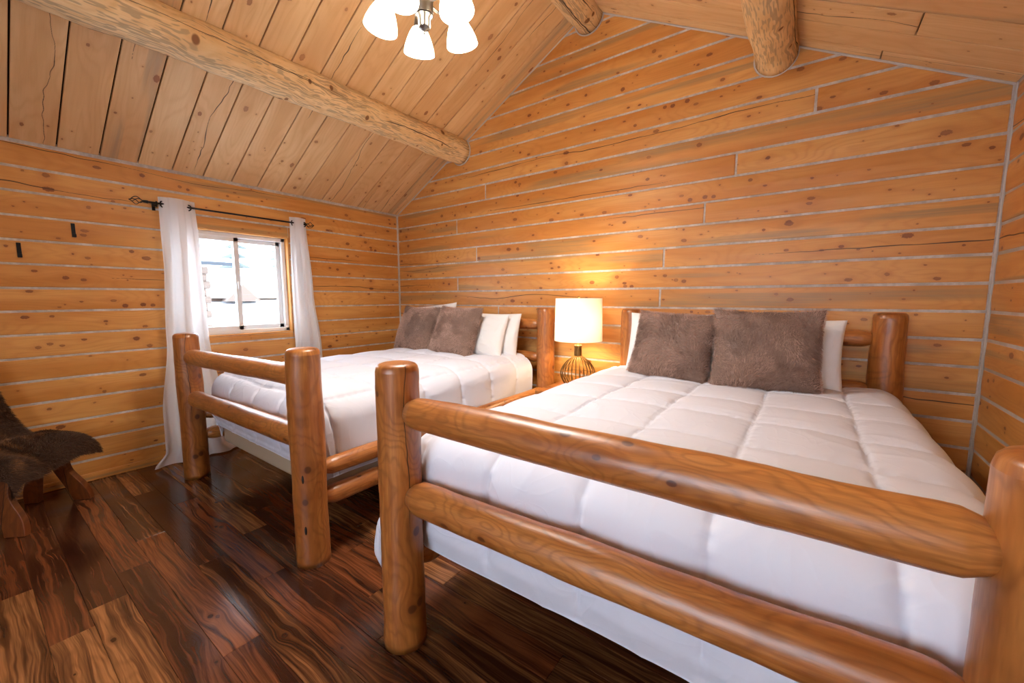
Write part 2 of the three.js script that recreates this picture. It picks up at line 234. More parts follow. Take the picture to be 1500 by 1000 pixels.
{
  const R = rng(404), sh = new THREE.Shape(); sh.moveTo(-W - 0.16, -0.05); sh.lineTo(0.16, -0.05); sh.lineTo(0.16, EL + 0.06); sh.lineTo(-RX, RY + 0.1); sh.lineTo(-W - 0.16, ER + 0.06);
  const ho = new THREE.Path(); ho.moveTo(-WIN2.x1, WIN2.y0); ho.lineTo(-WIN2.x1, WIN2.y1); ho.lineTo(-WIN2.x0, WIN2.y1); ho.lineTo(-WIN2.x0, WIN2.y0); sh.holes.push(ho);
  const g = new THREE.ExtrudeGeometry(sh, { depth: 0.16, bevelEnabled: false }).translate(0, 0, -0.163);
  g.applyMatrix4(new THREE.Matrix4().makeBasis(V(-1, 0, 0), V(0, 1, 0), V(0, 0, -1)).setPosition(0, 0, DEPTH)); part(wallFront, 'chinking', g, M.chink);
  const add = (l0, r0, l1, r1, y0, y1) => boardMesh(wallFront, 'log', M.log, V(-1, 0, 0), V(0, 1, 0), V(0, 0, -1), V(0, 0, DEPTH), { b0: -r0, t0: -r1, b1: -l0, t1: -l1, h0: y0, h1: y1, crown: 0.0025, atlas: pine, out: 0 }, R);
  for (let k = 0; k * C < RY - 0.05; k++) {
    const y0 = k * C + GAP / 2, y1 = Math.min((k + 1) * C - GAP / 2, RY - 0.02); let [l0, r0] = rakeX(y0), [l1, r1] = rakeX(y1); l0 += 0.012; l1 += 0.012; r0 -= 0.012; r1 -= 0.012; if (r1 - l1 < 0.02) continue;
    if (y1 <= WIN2.y0 || y0 >= WIN2.y1) add(l0, r0, l1, r1, y0, y1); else { add(l0, WIN2.x0, l1, WIN2.x0, y0, y1); add(WIN2.x1, r0, WIN2.x1, r1, y0, y1); if (y0 < WIN2.y0 - 0.02) add(WIN2.x0, WIN2.x1, WIN2.x0, WIN2.x1, y0, WIN2.y0); if (y1 > WIN2.y1 + 0.02) add(WIN2.x0, WIN2.x1, WIN2.x0, WIN2.x1, WIN2.y1, y1); }
  }
}
const floor = structure('floor', 'dark glossy acacia plank floor', 'floor');
{
  const R = rng(505); part(floor, 'subfloor', box(W, 0.08, DEPTH, W / 2, -0.052, DEPTH / 2), M.floorGap);
  const PW = 0.125, start = 0.09 - PW, fixed = { 22: 2.486, 20: 2.15, 19: 2.885, 24: 1.76 };
  for (let i = 0; start + i * PW < DEPTH; i++) {
    const z0 = Math.max(0, start + i * PW), z1 = Math.min(DEPTH, start + (i + 1) * PW), cuts = [0]; let x = fixed[i] ? fixed[i] - 1.22 * 2 : -R() * 1.2;
    while ((x += 1.22) < W - 0.05) if (x > 0.05) cuts.push(x); cuts.push(W);
    for (let j = 0; j + 1 < cuts.length; j++) boardMesh(floor, 'plank', M.floor, V(1, 0, 0), V(0, 0, -1), V(0, 1, 0), V(0, 0, 0), { b0: cuts[j] + 0.0005, t0: cuts[j] + 0.0005, b1: cuts[j + 1] - 0.0005, t1: cuts[j + 1] - 0.0005, h0: -z1 + 0.0004, h1: -z0 - 0.0004, depth: 0.012, bev: 0.0012, atlas: acacia }, R);
  }
}
const ceiling = structure('ceiling', 'sloped ceiling of wide pale pine boards', 'ceiling');
{
  const R = rng(606), BW = 0.2055, g = 0.0085;
  for (const left of [true, false]) {
    const sl = left ? SL : SR, run = left ? RX : W - RX, q = Math.sqrt(1 + sl * sl), len = run * q, X = V((left ? 1 : -1) / q, sl / q, 0), Y = V(0, 0, left ? 1 : -1), Nn = X.clone().cross(Y), O = left ? V(0, EL, 0) : V(W, ER, 0);
    const rd = part(ceiling, 'roof_deck', box(len + 0.25, DEPTH + 0.4, 0.12, len / 2 - 0.06, left ? DEPTH / 2 : -DEPTH / 2, -0.021 - 0.06), M.deckBack);
    rd.quaternion.setFromRotationMatrix(new THREE.Matrix4().makeBasis(X, Y, Nn)); rd.position.copy(O);
    const ref = left ? 3.02 : 2.98, first = ref - Math.ceil(ref / BW) * BW, cutAt = { 1: 1.15, 3: 1.6, 0: 0.62, 2: 0.5 };
    for (let i = 0; first + i * BW < DEPTH; i++) {
      const z0 = Math.max(0.004, first + i * BW + g / 2), z1 = Math.min(DEPTH - 0.004, first + (i + 1) * BW - g / 2); if (z1 - z0 < 0.02) continue;
      const h0 = left ? z0 : -z1, h1 = left ? z1 : -z0, cuts = [0.006]; if (!left && cutAt[i]) cuts.push(cutAt[i]); else if (!left && R() < 0.5) cuts.push(0.5 + R() * 1.5); cuts.push(len - 0.004);
      for (let j = 0; j + 1 < cuts.length; j++) boardMesh(ceiling, 'ceiling_board', M.deck, X, Y, Nn, O, { b0: cuts[j] + (j ? 0.003 : 0), t0: cuts[j] + (j ? 0.003 : 0), b1: cuts[j + 1] - (j + 2 < cuts.length ? 0.003 : 0), t1: cuts[j + 1] - (j + 2 < cuts.length ? 0.003 : 0), h0, h1, depth: 0.02, bev: 0.002, atlas: deck, out: (R() - 0.5) * 0.002 }, R);
    }
  }
}
{
  const b = structure('baseboard_left', 'low pine baseboard along the window wall', 'baseboard'); const R = rng(707);
  boardMesh(b, 'board', M.log, V(0, 0, -1), V(0, 1, 0), V(1, 0, 0), V(0.016, 0, 0), { b0: -DEPTH + 0.02, t0: -DEPTH + 0.02, b1: -0.02, t1: -0.02, h0: 0.001, h1: 0.06, depth: 0.013, bev: 0.004, atlas: pine }, R);
}
// a round log between two points with knobbly radius; profile: list of [fraction or metres from a, radius]
function roundLog(L, prof, seed, { wob = 0.004, rad = 28, seg = 48, bend = 0, u0 = 0, Lm = 2, cap = true } = {}) {
  const ts = new Set(); for (let i = 0; i <= seg; i++) ts.add(+(i / seg * L).toFixed(4)); for (const [d] of prof) ts.add(+d.toFixed(4));
  const t = [...ts].sort((a, b) => a - b), pos = [], uv = [], idx = [], rAt = (d) => { for (let i = 0; i + 1 < prof.length; i++) if (d <= prof[i + 1][0] + 1e-6) { const [a, ra] = prof[i], [b, rb] = prof[i + 1]; return mix(ra, rb, b > a ? clamp((d - a) / (b - a), 0, 1) : 1); } return prof[prof.length - 1][1]; };
  const ph = seed * 1.7;
  t.forEach((d, i) => { const r = rAt(d), e = Math.min(d, L - d) > 0.02 ? 1 : 0.3; for (let k = 0; k <= rad; k++) { const a = (k % rad) / rad * Math.PI * 2, ca = Math.cos(a), sa = Math.sin(a); const n = (N(d * 5 + ph, ca * 1.3 + 5, seed) + N(d * 5 + ph, sa * 1.3 + 9, seed + 1) - 1) * wob * e + (N(d * 22, ca * 4 + 20, seed + 2) - 0.5) * wob * 0.4 * e; const rr = r + n; pos.push(ca * rr + bend * Math.sin(d / L * Math.PI), d, sa * rr); uv.push(u0 + d / Lm, k / rad); } });
  for (let i = 0; i + 1 < t.length; i++) for (let k = 0; k < rad; k++) { const A = i * (rad + 1) + k, B = A + 1, D = A + rad + 1, E = D + 1; idx.push(A, D, B, B, D, E); }
  if (cap) for (const [i, top] of [[0, false], [t.length - 1, true]]) { const cI = pos.length / 3, d = t[i]; pos.push(bend * Math.sin(d / L * Math.PI), d, 0); uv.push(u0 + d / Lm, 0.5); for (let k = 0; k < rad; k++) { const A = i * (rad + 1) + k; if (top) idx.push(A, cI, A + 1); else idx.push(A, A + 1, cI); } }
  const g = new THREE.BufferGeometry(); g.setAttribute('position', new THREE.Float32BufferAttribute(pos, 3)); g.setAttribute('uv', new THREE.Float32BufferAttribute(uv, 2)); g.setIndex(idx); g.computeVertexNormals();
  const nn = g.attributes.normal; for (let i = 0; i < t.length; i++) { const A = i * (rad + 1), B = A + rad, x = nn.getX(A) + nn.getX(B), y = nn.getY(A) + nn.getY(B), z = nn.getZ(A) + nn.getZ(B), l = Math.hypot(x, y, z); nn.setXYZ(A, x / l, y / l, z / l); nn.setXYZ(B, x / l, y / l, z / l); }
  return g;
}
// round roof beams along the room
[[1.085, 2.855, 0.125, 'cracked peeled-log purlin crossing the ceiling above the curtained window'], [2.545, 3.625, 0.125, 'peeled log ridge beam at the peak of the ceiling'], [3.89, 2.887, 0.118, 'peeled log purlin above the bed by the side wall']].forEach(([x, y, r, label], i) => {
  const t = thing('roof_beam', label, 'beam', [x, y, 0]); t.userData.kind = 'structure'; t.userData.group = 'roof beams';
  const b = part(t, 'log', roundLog(DEPTH - 0.01, [[0, r], [DEPTH - 0.01, r * 1.06]], 900 + i * 7, { wob: 0.012, rad: 40, seg: 90, Lm: 3, u0: i * 0.37 }), M.beam); b.rotation.x = Math.PI / 2; b.position.z = 0.004; if (i) b.rotation.y = i * 1.3;
  const ring = part(t, 'chinking', new THREE.TorusGeometry(r + 0.004, 0.006, 8, 48), M.chink); ring.position.z = 0.005;
});

// ---------------------------------------------------------------- window
{
  const w = structure('window_1', 'white vinyl sliding window looking on to snow', 'window'), { z0, z1, y0, y1 } = WIN, xo = -0.17, zm = 1.765;
  // wooden jambs in the opening
  const R = rng(808), jx = 0.0;
  const jamb = (name, X, Y, Nn, O, l, h) => boardMesh(w, name, M.log, X, Y, Nn, O, { b0: 0, t0: 0, b1: l, t1: l, h0: 0, h1: h, depth: 0.012, bev: 0.002, atlas: pine }, R);
  jamb('jamb', V(0, 1, 0), V(1, 0, 0).negate(), V(0, 1, 0).cross(V(-1, 0, 0)), V(jx, y0, z0 + 0.012), y1 - y0, 0.16);
  jamb('jamb', V(0, 1, 0), V(1, 0, 0), V(0, 1, 0).cross(V(1, 0, 0)), V(jx - 0.16, y0, z1 - 0.012), y1 - y0, 0.16);
  jamb('head_jamb', V(0, 0, 1), V(1, 0, 0).negate(), V(0, 0, 1).cross(V(-1, 0, 0)), V(jx, y1 - 0.012, z0), z1 - z0, 0.16);
  jamb('sill', V(0, 0, 1), V(1, 0, 0), V(0, 0, 1).cross(V(1, 0, 0)), V(jx - 0.16, y0 + 0.012, z0), z1 - z0, 0.16);
  const Y0 = y0 + 0.012, Y1 = y1 - 0.012, Z0 = z0 + 0.012, Z1 = z1 - 0.012, f = 0.035, xc = -0.095;
  part(w, 'frame', merge([rbox(0.07, Y1 - Y0, f, 0.004, xc, (Y0 + Y1) / 2, Z0 + f / 2), rbox(0.07, Y1 - Y0, f, 0.004, xc, (Y0 + Y1) / 2, Z1 - f / 2), rbox(0.07, f, Z1 - Z0, 0.004, xc, Y0 + f / 2, (Z0 + Z1) / 2), rbox(0.07, f, Z1 - Z0, 0.004, xc, Y1 - f / 2, (Z0 + Z1) / 2)]), M.vinyl);
  const sash = (za, zb, x, s) => { const a = Y0 + f - 0.004, b = Y1 - f + 0.004, o = part(w, 'sash', merge([rbox(0.028, b - a, s, 0.003, x, (a + b) / 2, za + s / 2), rbox(0.028, b - a, s, 0.003, x, (a + b) / 2, zb - s / 2), rbox(0.028, s, zb - za, 0.003, x, a + s / 2, (za + zb) / 2), rbox(0.028, s, zb - za, 0.003, x, b - s / 2, (za + zb) / 2)]), M.vinyl); part(o, 'pane', box(0.004, b - a - 2 * s + 0.008, zb - za - 2 * s + 0.008, x, (a + b) / 2, (za + zb) / 2), M.pane); return o; };
  sash(Z0 + f - 0.004, zm + 0.012, -0.112, 0.042); const s2 = sash(zm - 0.024, Z1 - f + 0.004, -0.08, 0.04);
  part(s2, 'latch', rbox(0.014, 0.07, 0.016, 0.004, -0.06, 1.44, zm - 0.004), M.vinyl);
}
{
  const w = structure('window_2', 'window in the wall opposite the beds', 'window'), { x0, x1, y0, y1 } = WIN2, z = DEPTH + 0.09, xm = (x0 + x1) / 2;
  part(w, 'frame', merge([box(0.05, y1 - y0, 0.07, x0 + 0.025, (y0 + y1) / 2, z), box(0.05, y1 - y0, 0.07, x1 - 0.025, (y0 + y1) / 2, z), box(x1 - x0, 0.05, 0.07, xm, y0 + 0.025, z), box(x1 - x0, 0.05, 0.07, xm, y1 - 0.025, z), box(0.05, y1 - y0, 0.06, xm, (y0 + y1) / 2, z)]), M.vinyl);
  for (const c of [(x0 + xm) / 2, (x1 + xm) / 2]) part(w, 'pane', box((x1 - x0) / 2 - 0.08, y1 - y0 - 0.09, 0.004, c, (y0 + y1) / 2, z), M.pane);
}

// ---------------------------------------------------------------- log beds
function roundTop(L, r) { return [[0, r * 1.02], [L - 0.03, r], [L - 0.014, r - 0.004], [L - 0.005, r - 0.012], [L, r - 0.026]]; }
const railProf = (L, r, t = 0.5) => [[0, r * t], [0.012, r * t], [0.014, r * 0.72], [0.05, r * 0.97], [0.075, r], [L - 0.075, r], [L - 0.05, r * 0.97], [L - 0.014, r * 0.72], [L - 0.012, r * t], [L, r * t]];
let logSeed = 40;
function railBetween(parent, name, a, b, r, opt = {}) { const L = a.distanceTo(b), g = roundLog(L, railProf(L, r, opt.t), ++logSeed, { wob: 0.004, u0: logSeed * 0.213, ...opt }); if (opt.spin) g.rotateY(opt.spin); return part(parent, name, between(g, a, b), M.bed); }
function logBed(label, fp, hp, spec) {   // foot posts [xl, xr, z], head posts [xl, xr, z]
  const [fl, fr, fz] = fp, [hl, hr, hz] = hp, bed = thing('log_bed', label, 'bed', [(fl + fr) / 2, 0, (fz + hz) / 2], 0, 'log beds'), ox = (fl + fr) / 2, oz = (fz + hz) / 2, P = (x, y, z) => V(x - ox, y, z - oz);
  const fr_ = 0.078, hr_ = 0.08;
  const post = (x, z, h, r, u, lean = 0) => { const g = roundLog(h, roundTop(h, r), ++logSeed, { wob: 0.006, rad: 32, seg: 36, u0: u, bend: lean }); const m = part(bed, 'post', g, M.bed); m.position.copy(P(x, 0, z)); m.rotation.y = u * 9; return m; };
  const p1 = post(fl, fz, spec.fh ?? 1.085, fr_, 0.11), p2 = post(fr, fz, spec.fh2 ?? 1.085, spec.r2 ?? fr_, 0.63); post(hl, hz, 1.232, hr_, 0.37); post(hr, hz, 1.232, hr_, 0.85);
  railBetween(bed, 'foot_rail', P(fl + 0.06, spec.up[0], fz), P(fr - 0.06, spec.up[1], fz), spec.ur ?? 0.057, { spin: 1.2 });
  railBetween(bed, 'foot_rail', P(fl + 0.06, spec.lo[0], fz), P(fr - 0.06, spec.lo[1], fz), spec.lr ?? 0.057, { spin: 2.6 });
  for (const [y, r] of [[1.078, 0.05], [0.775, 0.047]]) railBetween(bed, 'head_rail', P(hl + 0.06, y, hz), P(hr - 0.06, y, hz), r, { spin: 0.4 });
  for (const [xa, xb] of [[fl, hl], [fr, hr]]) { railBetween(bed, 'side_rail', P(xa, 0.462, fz - 0.06), P(xb, 0.475, hz + 0.06), 0.045, { spin: 2 }); railBetween(bed, 'side_rail', P(xa, 0.308, fz - 0.06), P(xb, 0.31, hz + 0.06), 0.05, { spin: 4 }); }
  return { bed, P };
}
const bedA = logBed('varnished log bed beside the curtained window', [0.53, 2.206, 2.345], [0.62, 2.235, 0.15], { fh: 1.075, up: [0.905, 0.945], lo: [0.605, 0.632], ur: 0.055, lr: 0.057 });
const bedB = logBed('varnished log bed along the side wall, right of the lamp', [2.966, 4.495, 2.385], [3.03, 4.545, 0.15], { fh: 1.09, fh2: 1.09, r2: 0.086, up: [0.918, 0.928], lo: [0.602, 0.64], ur: 0.058, lr: 0.06 });
{ // wooden plugs over the bolts of the window-side bed's foot post, steel bolt on the other bed's post
  const dark = mat({ color: '#1d0f08', roughness: 0.7 });
  for (const y of [0.46, 0.2]) { const g = new THREE.SphereGeometry(1, 16, 10).scale(0.006, 0.022, 0.0035); const m = part(bedA.bed, 'plug_hole', g, dark); const a = 0.72; m.position.copy(bedA.P(2.206 + 0.0785 * Math.sin(a), y, 2.345 + 0.0785 * Math.cos(a))); m.rotation.y = a; }
  const g = merge([new THREE.CylinderGeometry(0.006, 0.0065, 0.005, 18).rotateX(Math.PI / 2)]), m = part(bedB.bed, 'bolt', g, M.steel), a = -0.42; m.position.copy(bedB.P(4.495 + 0.087 * Math.sin(a), 0.945, 2.385 + 0.087 * Math.cos(a))); m.rotation.y = a;
}

// ---------------------------------------------------------------- mattresses, box springs, comforters
function quiltGeometry({ cx, hw, z0, z1, top, r, dL, dR, dF, L = 0.345, offS = 0, offT = 0, thick = 0.028, puff = 0.02, seed = 1, step = 0.0095, flare = 0, cornerP = 3, crown = 0.02, wrap = 0, drape = () => 0 }) {
  const s0 = -(hw - r) - r * Math.PI / 2 - dL, s1 = (hw - r) + r * Math.PI / 2 + dR, t0 = z0, t1 = z1 - r + r * Math.PI / 2 + dF, ns = Math.round((s1 - s0) / step), nt = Math.round((t1 - t0) / step);
  const base = (s, t) => {
    const sg = Math.sign(s), es = Math.max(0, Math.abs(s) - (hw - r)), et = Math.max(0, t - (z1 - r)), e = Math.pow(Math.pow(es, cornerP) + Math.pow(et, cornerP), 1 / cornerP), hy = Math.hypot(es, et) || 1, dx = sg * es / hy, dz = et / hy;
    let hx, dy; if (e < r * Math.PI / 2) { hx = r * Math.sin(e / r); dy = r * (1 - Math.cos(e / r)); } else { const q = e - r * Math.PI / 2; hx = r + flare * q + 0.02 * Math.sin(q * 9) * Math.min(1, q * 6) * (N(s * 2.2 + 9, t * 2.2, seed) - 0.35) * 2 + drape(s, t, q); dy = r + q; }
    const cs = sg * Math.min(Math.abs(s), hw - r), ct = Math.min(t, z1 - r), inT = 1 - Math.pow(clamp(Math.abs(s) / hw, 0, 1), 2);
    const q0 = Math.max(0, e - r * Math.PI / 2), pull = wrap && sg < 0 && et > 0 ? wrap * sstep(0.02, 0.22, q0) * sstep(0.35, 0.75, es / hy) * sstep(0, 0.12, et) : 0;
    return V(cx + cs + dx * hx - pull * 0.3, top - dy + (e > 0 ? 0 : 0) + crown * inT * sstep(0, 0.3, z1 - t) * sstep(z0 - 0.1, z0 + 0.3, t) + 0.012 * (N(s * 3, t * 3, seed + 3) - 0.5), ct + dz * hx + pull);
  };
  const P = [], Q = [], pos = [], uv = [], idx = [], w1 = nt + 1;
  for (let i = 0; i <= ns; i++) for (let j = 0; j <= nt; j++) P.push(base(mix(s0, s1, i / ns), mix(t0, t1, j / nt)));
  const at = (i, j) => P[clamp(i, 0, ns) * w1 + clamp(j, 0, nt)];
  const nrm = P.map((_, k) => { const i = Math.floor(k / w1), j = k % w1; return at(i, j + 1).clone().sub(at(i, j - 1)).cross(at(i + 1, j).clone().sub(at(i - 1, j))).normalize(); });
  for (let k = 0; k < P.length; k++) {
    const i = Math.floor(k / w1), j = k % w1, s = mix(s0, s1, i / ns) + offS, t = mix(t0, t1, j / nt) + offT;
    const qs = s + 0.012 * (N(s * 4, t * 4, seed + 8) - 0.5), qt = t + 0.012 * (N(s * 4, t * 4, seed + 9) - 0.5), a = Math.abs(Math.sin(Math.PI * qs / L)), b = Math.abs(Math.sin(Math.PI * qt / L));
    const edge = Math.min(1, 30 * Math.min(i / ns, 1 - i / ns, 1 - j / nt)), near = Math.min(a, b);
    const pucker = (1 - sstep(0, 0.35, near)) * ((a < b ? N(t * 48, s * 6, seed + 12) : N(s * 48, t * 6, seed + 13)) - 0.5) * 0.011;
    const wr = (1 - Math.abs(2 * N(s * 3.2 + 2 * N(s * 2, t * 2, seed + 15), t * 4.2, seed + 14) - 1)); const groove = 0.005 * Math.max(Math.exp(-Math.pow(a * L / 3.14 / 0.006, 2)), Math.exp(-Math.pow(b * L / 3.14 / 0.006, 2))); const d = puff * Math.pow(a, 0.34) * Math.pow(b, 0.34) * edge + pucker + 0.004 * Math.pow(wr, 6) - groove * edge;
    Q.push(P[k].clone().addScaledVector(nrm[k], d)); 
  }
  for (const sgn of [1, 0]) for (let k = 0; k < P.length; k++) { const i = Math.floor(k / w1), j = k % w1, p = sgn ? Q[k] : P[k].clone().addScaledVector(nrm[k], -thick * Math.min(1, 14 * Math.min(i / ns, 1 - i / ns, j / nt, 1 - j / nt) + 0.25)); pos.push(p.x, p.y, p.z); uv.push(mix(s0, s1, i / ns) / 0.8, mix(t0, t1, j / nt) / 0.8); }
  const o = P.length;
  for (let i = 0; i < ns; i++) for (let j = 0; j < nt; j++) { const A = i * w1 + j, B = A + 1, D = A + w1, E = D + 1; idx.push(A, B, D, B, E, D, o + A, o + D, o + B, o + B, o + D, o + E); }
  const rim = (a, b) => idx.push(a, o + a, b, b, o + a, o + b); for (let j = 0; j < nt; j++) { rim(j + 1, j); rim(ns * w1 + j, ns * w1 + j + 1); } for (let i = 0; i < ns; i++) { rim(i * w1, (i + 1) * w1); rim((i + 1) * w1 + nt, i * w1 + nt); }
  const g = new THREE.BufferGeometry(); g.setAttribute('position', new THREE.Float32BufferAttribute(pos, 3)); g.setAttribute('uv', new THREE.Float32BufferAttribute(uv, 2)); g.setIndex(idx); g.computeVertexNormals(); return g;
}
solo('box_spring', rbox(1.40, 0.2, 1.97, 0.03), M.tick, 'cream box spring showing under the comforter of the window-side bed', 'box spring', [1.375, 0.352, 1.225]);
solo('mattress', rbox(1.38, 0.27, 1.93, 0.06, 0, 0, 0, 4), M.pillowCase, 'mattress on the window-side log bed', 'mattress', [1.375, 0.588, 1.25]);
solo('box_spring', rbox(1.36, 0.18, 1.9, 0.03), M.tick, 'cream box spring in the log bed along the side wall', 'box spring', [3.745, 0.362, 1.225]);
solo('mattress', rbox(1.36, 0.27, 1.93, 0.06, 0, 0, 0, 4), M.pillowCase, 'mattress on the log bed along the side wall', 'mattress', [3.745, 0.588, 1.26]);
solo('comforter', quiltGeometry({ cx: 1.372, hw: 0.755, z0: 0.24, z1: 2.258, top: 0.785, r: 0.13, dL: 0.32, dR: 0.3, dF: 0.25, seed: 21, offS: -0.01, offT: 0.215, puff: 0.026, cornerP: 5 }), M.cotton, 'white box-stitched comforter tucked inside the rails of the window-side bed', 'comforter');
solo('comforter', quiltGeometry({ cx: 3.745, hw: 0.87, z0: 0.26, z1: 2.295, top: 0.775, r: 0.12, dL: 0.38, dR: 0.36, dF: 0.31, seed: 33, offS: 0.085, offT: 0.005, puff: 0.027, cornerP: 5, wrap: 0.15 }), M.cotton, 'white box-stitched comforter hanging over the rails of the side-wall bed', 'comforter');

// ---------------------------------------------------------------- pillows and fur
function pillowGeometry(w, h, T, seed, pinch = 0.08, n = 40) {
  const pos = [], uv = [], idx = [];
  for (const sg of [1, -1]) { const o = pos.length / 3; for (let i = 0; i <= n; i++) for (let j = 0; j <= n; j++) { const q = (k) => { const x = k / n * 2 - 1; return Math.sign(x) * (1 - Math.pow(1 - Math.abs(x), 1.35)); }; const u = q(i), v = q(j); const e = Math.pow(Math.max(0, (1 - u * u) * (1 - v * v)), 0.42), x = w / 2 * u * (1 - pinch * (1 - v * v) * Math.abs(u)), y = h / 2 * v * (1 - pinch * (1 - u * u) * Math.abs(v)); const l = 1 + 0.35 * (N(u * 1.6 + 3, v * 1.6 + sg, seed) - 0.5) - 0.15 * v; const cr = 0.006 * Math.pow(1 - Math.abs(2 * N(u * 3 + 7, v * 3, seed + 5) - 1), 4) * e; pos.push(x, y, sg * (T / 2 * e * l + cr)); uv.push(x * 1.3, y * 1.3); } for (let i = 0; i < n; i++) for (let j = 0; j < n; j++) { const A = o + i * (n + 1) + j, B = A + 1, D = A + n + 1, E = D + 1; if (sg > 0) idx.push(A, D, B, B, D, E); else idx.push(A, B, D, B, E, D); } }
  const g = new THREE.BufferGeometry(); g.setAttribute('position', new THREE.Float32BufferAttribute(pos, 3)); g.setAttribute('uv', new THREE.Float32BufferAttribute(uv, 2)); g.setIndex(idx); g.computeVertexNormals(); return g;
}
// short hairs over a geometry: thin bent blades with their own colours (sRGB 0..1 converted)
function furGeometry(g, count, len, wid, seed, colour, sweep, spread = 0.6) {
  const R = rng(seed), p = g.attributes.position, nn = g.attributes.normal, ix = g.index, tris = ix.count / 3, area = new Float32Array(tris); let sum = 0; const a = V(), b = V(), c = V(), na = V(), nb = V(), nc = V(), e1 = V(), e2 = V();
  for (let i = 0; i < tris; i++) { a.fromBufferAttribute(p, ix.getX(i * 3)); b.fromBufferAttribute(p, ix.getX(i * 3 + 1)); c.fromBufferAttribute(p, ix.getX(i * 3 + 2)); sum += e1.subVectors(b, a).cross(e2.subVectors(c, a)).length(); area[i] = sum; }
  const pos = [], col = [], idx = [], cc = new THREE.Color(), q = V(), n = V(), d = V(), side = V();
  for (let k = 0; k < count; k++) {
    const t = R() * sum; let lo = 0, hi = tris - 1; while (lo < hi) { const m = (lo + hi) >> 1; if (area[m] < t) lo = m + 1; else hi = m; }
    let r1 = R(), r2 = R(); if (r1 + r2 > 1) { r1 = 1 - r1; r2 = 1 - r2; } const r0 = 1 - r1 - r2, i0 = ix.getX(lo * 3), i1 = ix.getX(lo * 3 + 1), i2 = ix.getX(lo * 3 + 2);
    q.set(0, 0, 0).addScaledVector(a.fromBufferAttribute(p, i0), r0).addScaledVector(b.fromBufferAttribute(p, i1), r1).addScaledVector(c.fromBufferAttribute(p, i2), r2); n.set(0, 0, 0).addScaledVector(na.fromBufferAttribute(nn, i0), r0).addScaledVector(nb.fromBufferAttribute(nn, i1), r1).addScaledVector(nc.fromBufferAttribute(nn, i2), r2).normalize();
    const sw = sweep(q, seed); d.copy(n).add(sw).add(side.set(R() - 0.5, R() - 0.5, R() - 0.5).multiplyScalar(spread)).normalize(); const L = len * (0.6 + 0.7 * R());
    side.set(R() - 0.5, R() - 0.5, R() - 0.5).cross(d).normalize().multiplyScalar(wid); const [cr, cg, cb] = colour(q, R); cc.setRGB(cr, cg, cb, THREE.SRGBColorSpace); const o = pos.length / 3;
    const m = q.clone().addScaledVector(d, L * 0.6), tip = m.clone().addScaledVector(d, L * 0.4).addScaledVector(sw, L * 0.35); tip.y -= L * 0.1;
    pos.push(q.x - side.x, q.y - side.y, q.z - side.z, q.x + side.x, q.y + side.y, q.z + side.z, m.x + side.x * 0.8, m.y + side.y * 0.8, m.z + side.z * 0.8, m.x - side.x * 0.8, m.y - side.y * 0.8, m.z - side.z * 0.8, tip.x, tip.y, tip.z);
    for (let v = 0; v < 5; v++) col.push(cc.r, cc.g, cc.b); idx.push(o, o + 1, o + 2, o, o + 2, o + 3, o + 3, o + 2, o + 4);
  }
  const f = new THREE.BufferGeometry(); f.setAttribute('position', new THREE.Float32BufferAttribute(pos, 3)); f.setAttribute('color', new THREE.Float32BufferAttribute(col, 3)); f.setIndex(idx); f.computeVertexNormals(); return f;
}
M.hair = mat({ color: '#ffffff', vertexColors: true, roughness: 0.7, side: THREE.DoubleSide });
M.hide = mat({ color: '#8a7164', roughness: 0.95 });
M.darkHide = mat({ color: '#4a3322', roughness: 0.95 });
const taupe = (dark) => (q, R) => { const m = N(q.x * 9 + dark, q.y * 9, 61) * 0.6 + N(q.x * 26, q.y * 26 + dark, 62) * 0.4, k = 0.88 + 0.18 * R(), pd = sstep(0.5, 0.72, m) * 0.6; return [mix(0.80, 0.48, pd) * k, mix(0.665, 0.375, pd) * k, mix(0.60, 0.33, pd) * k]; };
function furPillow(label, x, y, z, lean, yaw, roll, seed, w = 0.53, h = 0.49) {
  const t = thing('fur_pillow', label, 'pillow', [x, y, z], 0, 'brown fur pillows'); t.rotation.set(lean, yaw, roll, 'YXZ');
  const g = pillowGeometry(w, h, 0.18, seed, 0.09).translate(0, h / 2, 0); part(t, 'cover', g, M.hide);
  const f = part(t, 'fur', furGeometry(g, 26000, 0.017, 0.00085, seed, taupe(seed % 17), (q, s) => { const a = N(q.x * 4, q.y * 4, s + 3) * 7; return V(Math.cos(a), Math.sin(a) - 0.35, 0).multiplyScalar(0.55); }), M.hair); f.userData.kind = 'stuff'; return t;
}
function whitePillow(label, x, y, z, lean, yaw, roll, seed, w = 0.66, h = 0.45, T = 0.17) {
  const o = solo('white_pillow', pillowGeometry(w, h, T, seed, 0.05).translate(0, h / 2, 0), M.pillowCase, label, 'pillow', [x, y, z], 'white bed pillows'); o.rotation.set(lean, yaw, roll, 'YXZ'); return o;
}
whitePillow('white pillow peeking out above the brown fur pillow nearest the wall corner', 0.99, 0.785, 0.42, -0.3, 0, 0.1, 301, 0.6, 0.49);
whitePillow('white pillow beside the fur pillows on the window-side bed, front of two', 1.63, 0.775, 0.48, -0.32, 0, -0.03, 302, 0.66, 0.43);
whitePillow('white pillow at the back against the headboard of the window-side bed', 1.72, 0.78, 0.35, -0.24, 0, 0, 303, 0.64, 0.41);
furPillow('brown fur pillow on the window-side bed, nearer the wall corner', 0.94, 0.775, 0.63, -0.36, 0, -0.02, 311, 0.54, 0.49);
furPillow('brown fur pillow on the window-side bed, nearer the lamp', 1.5, 0.775, 0.67, -0.38, 0, -0.03, 312, 0.53, 0.5);
whitePillow('white pillow showing along the edge of the fur pillow beside the lamp', 3.4, 0.785, 0.43, -0.26, 0, 0, 304, 0.62, 0.44);
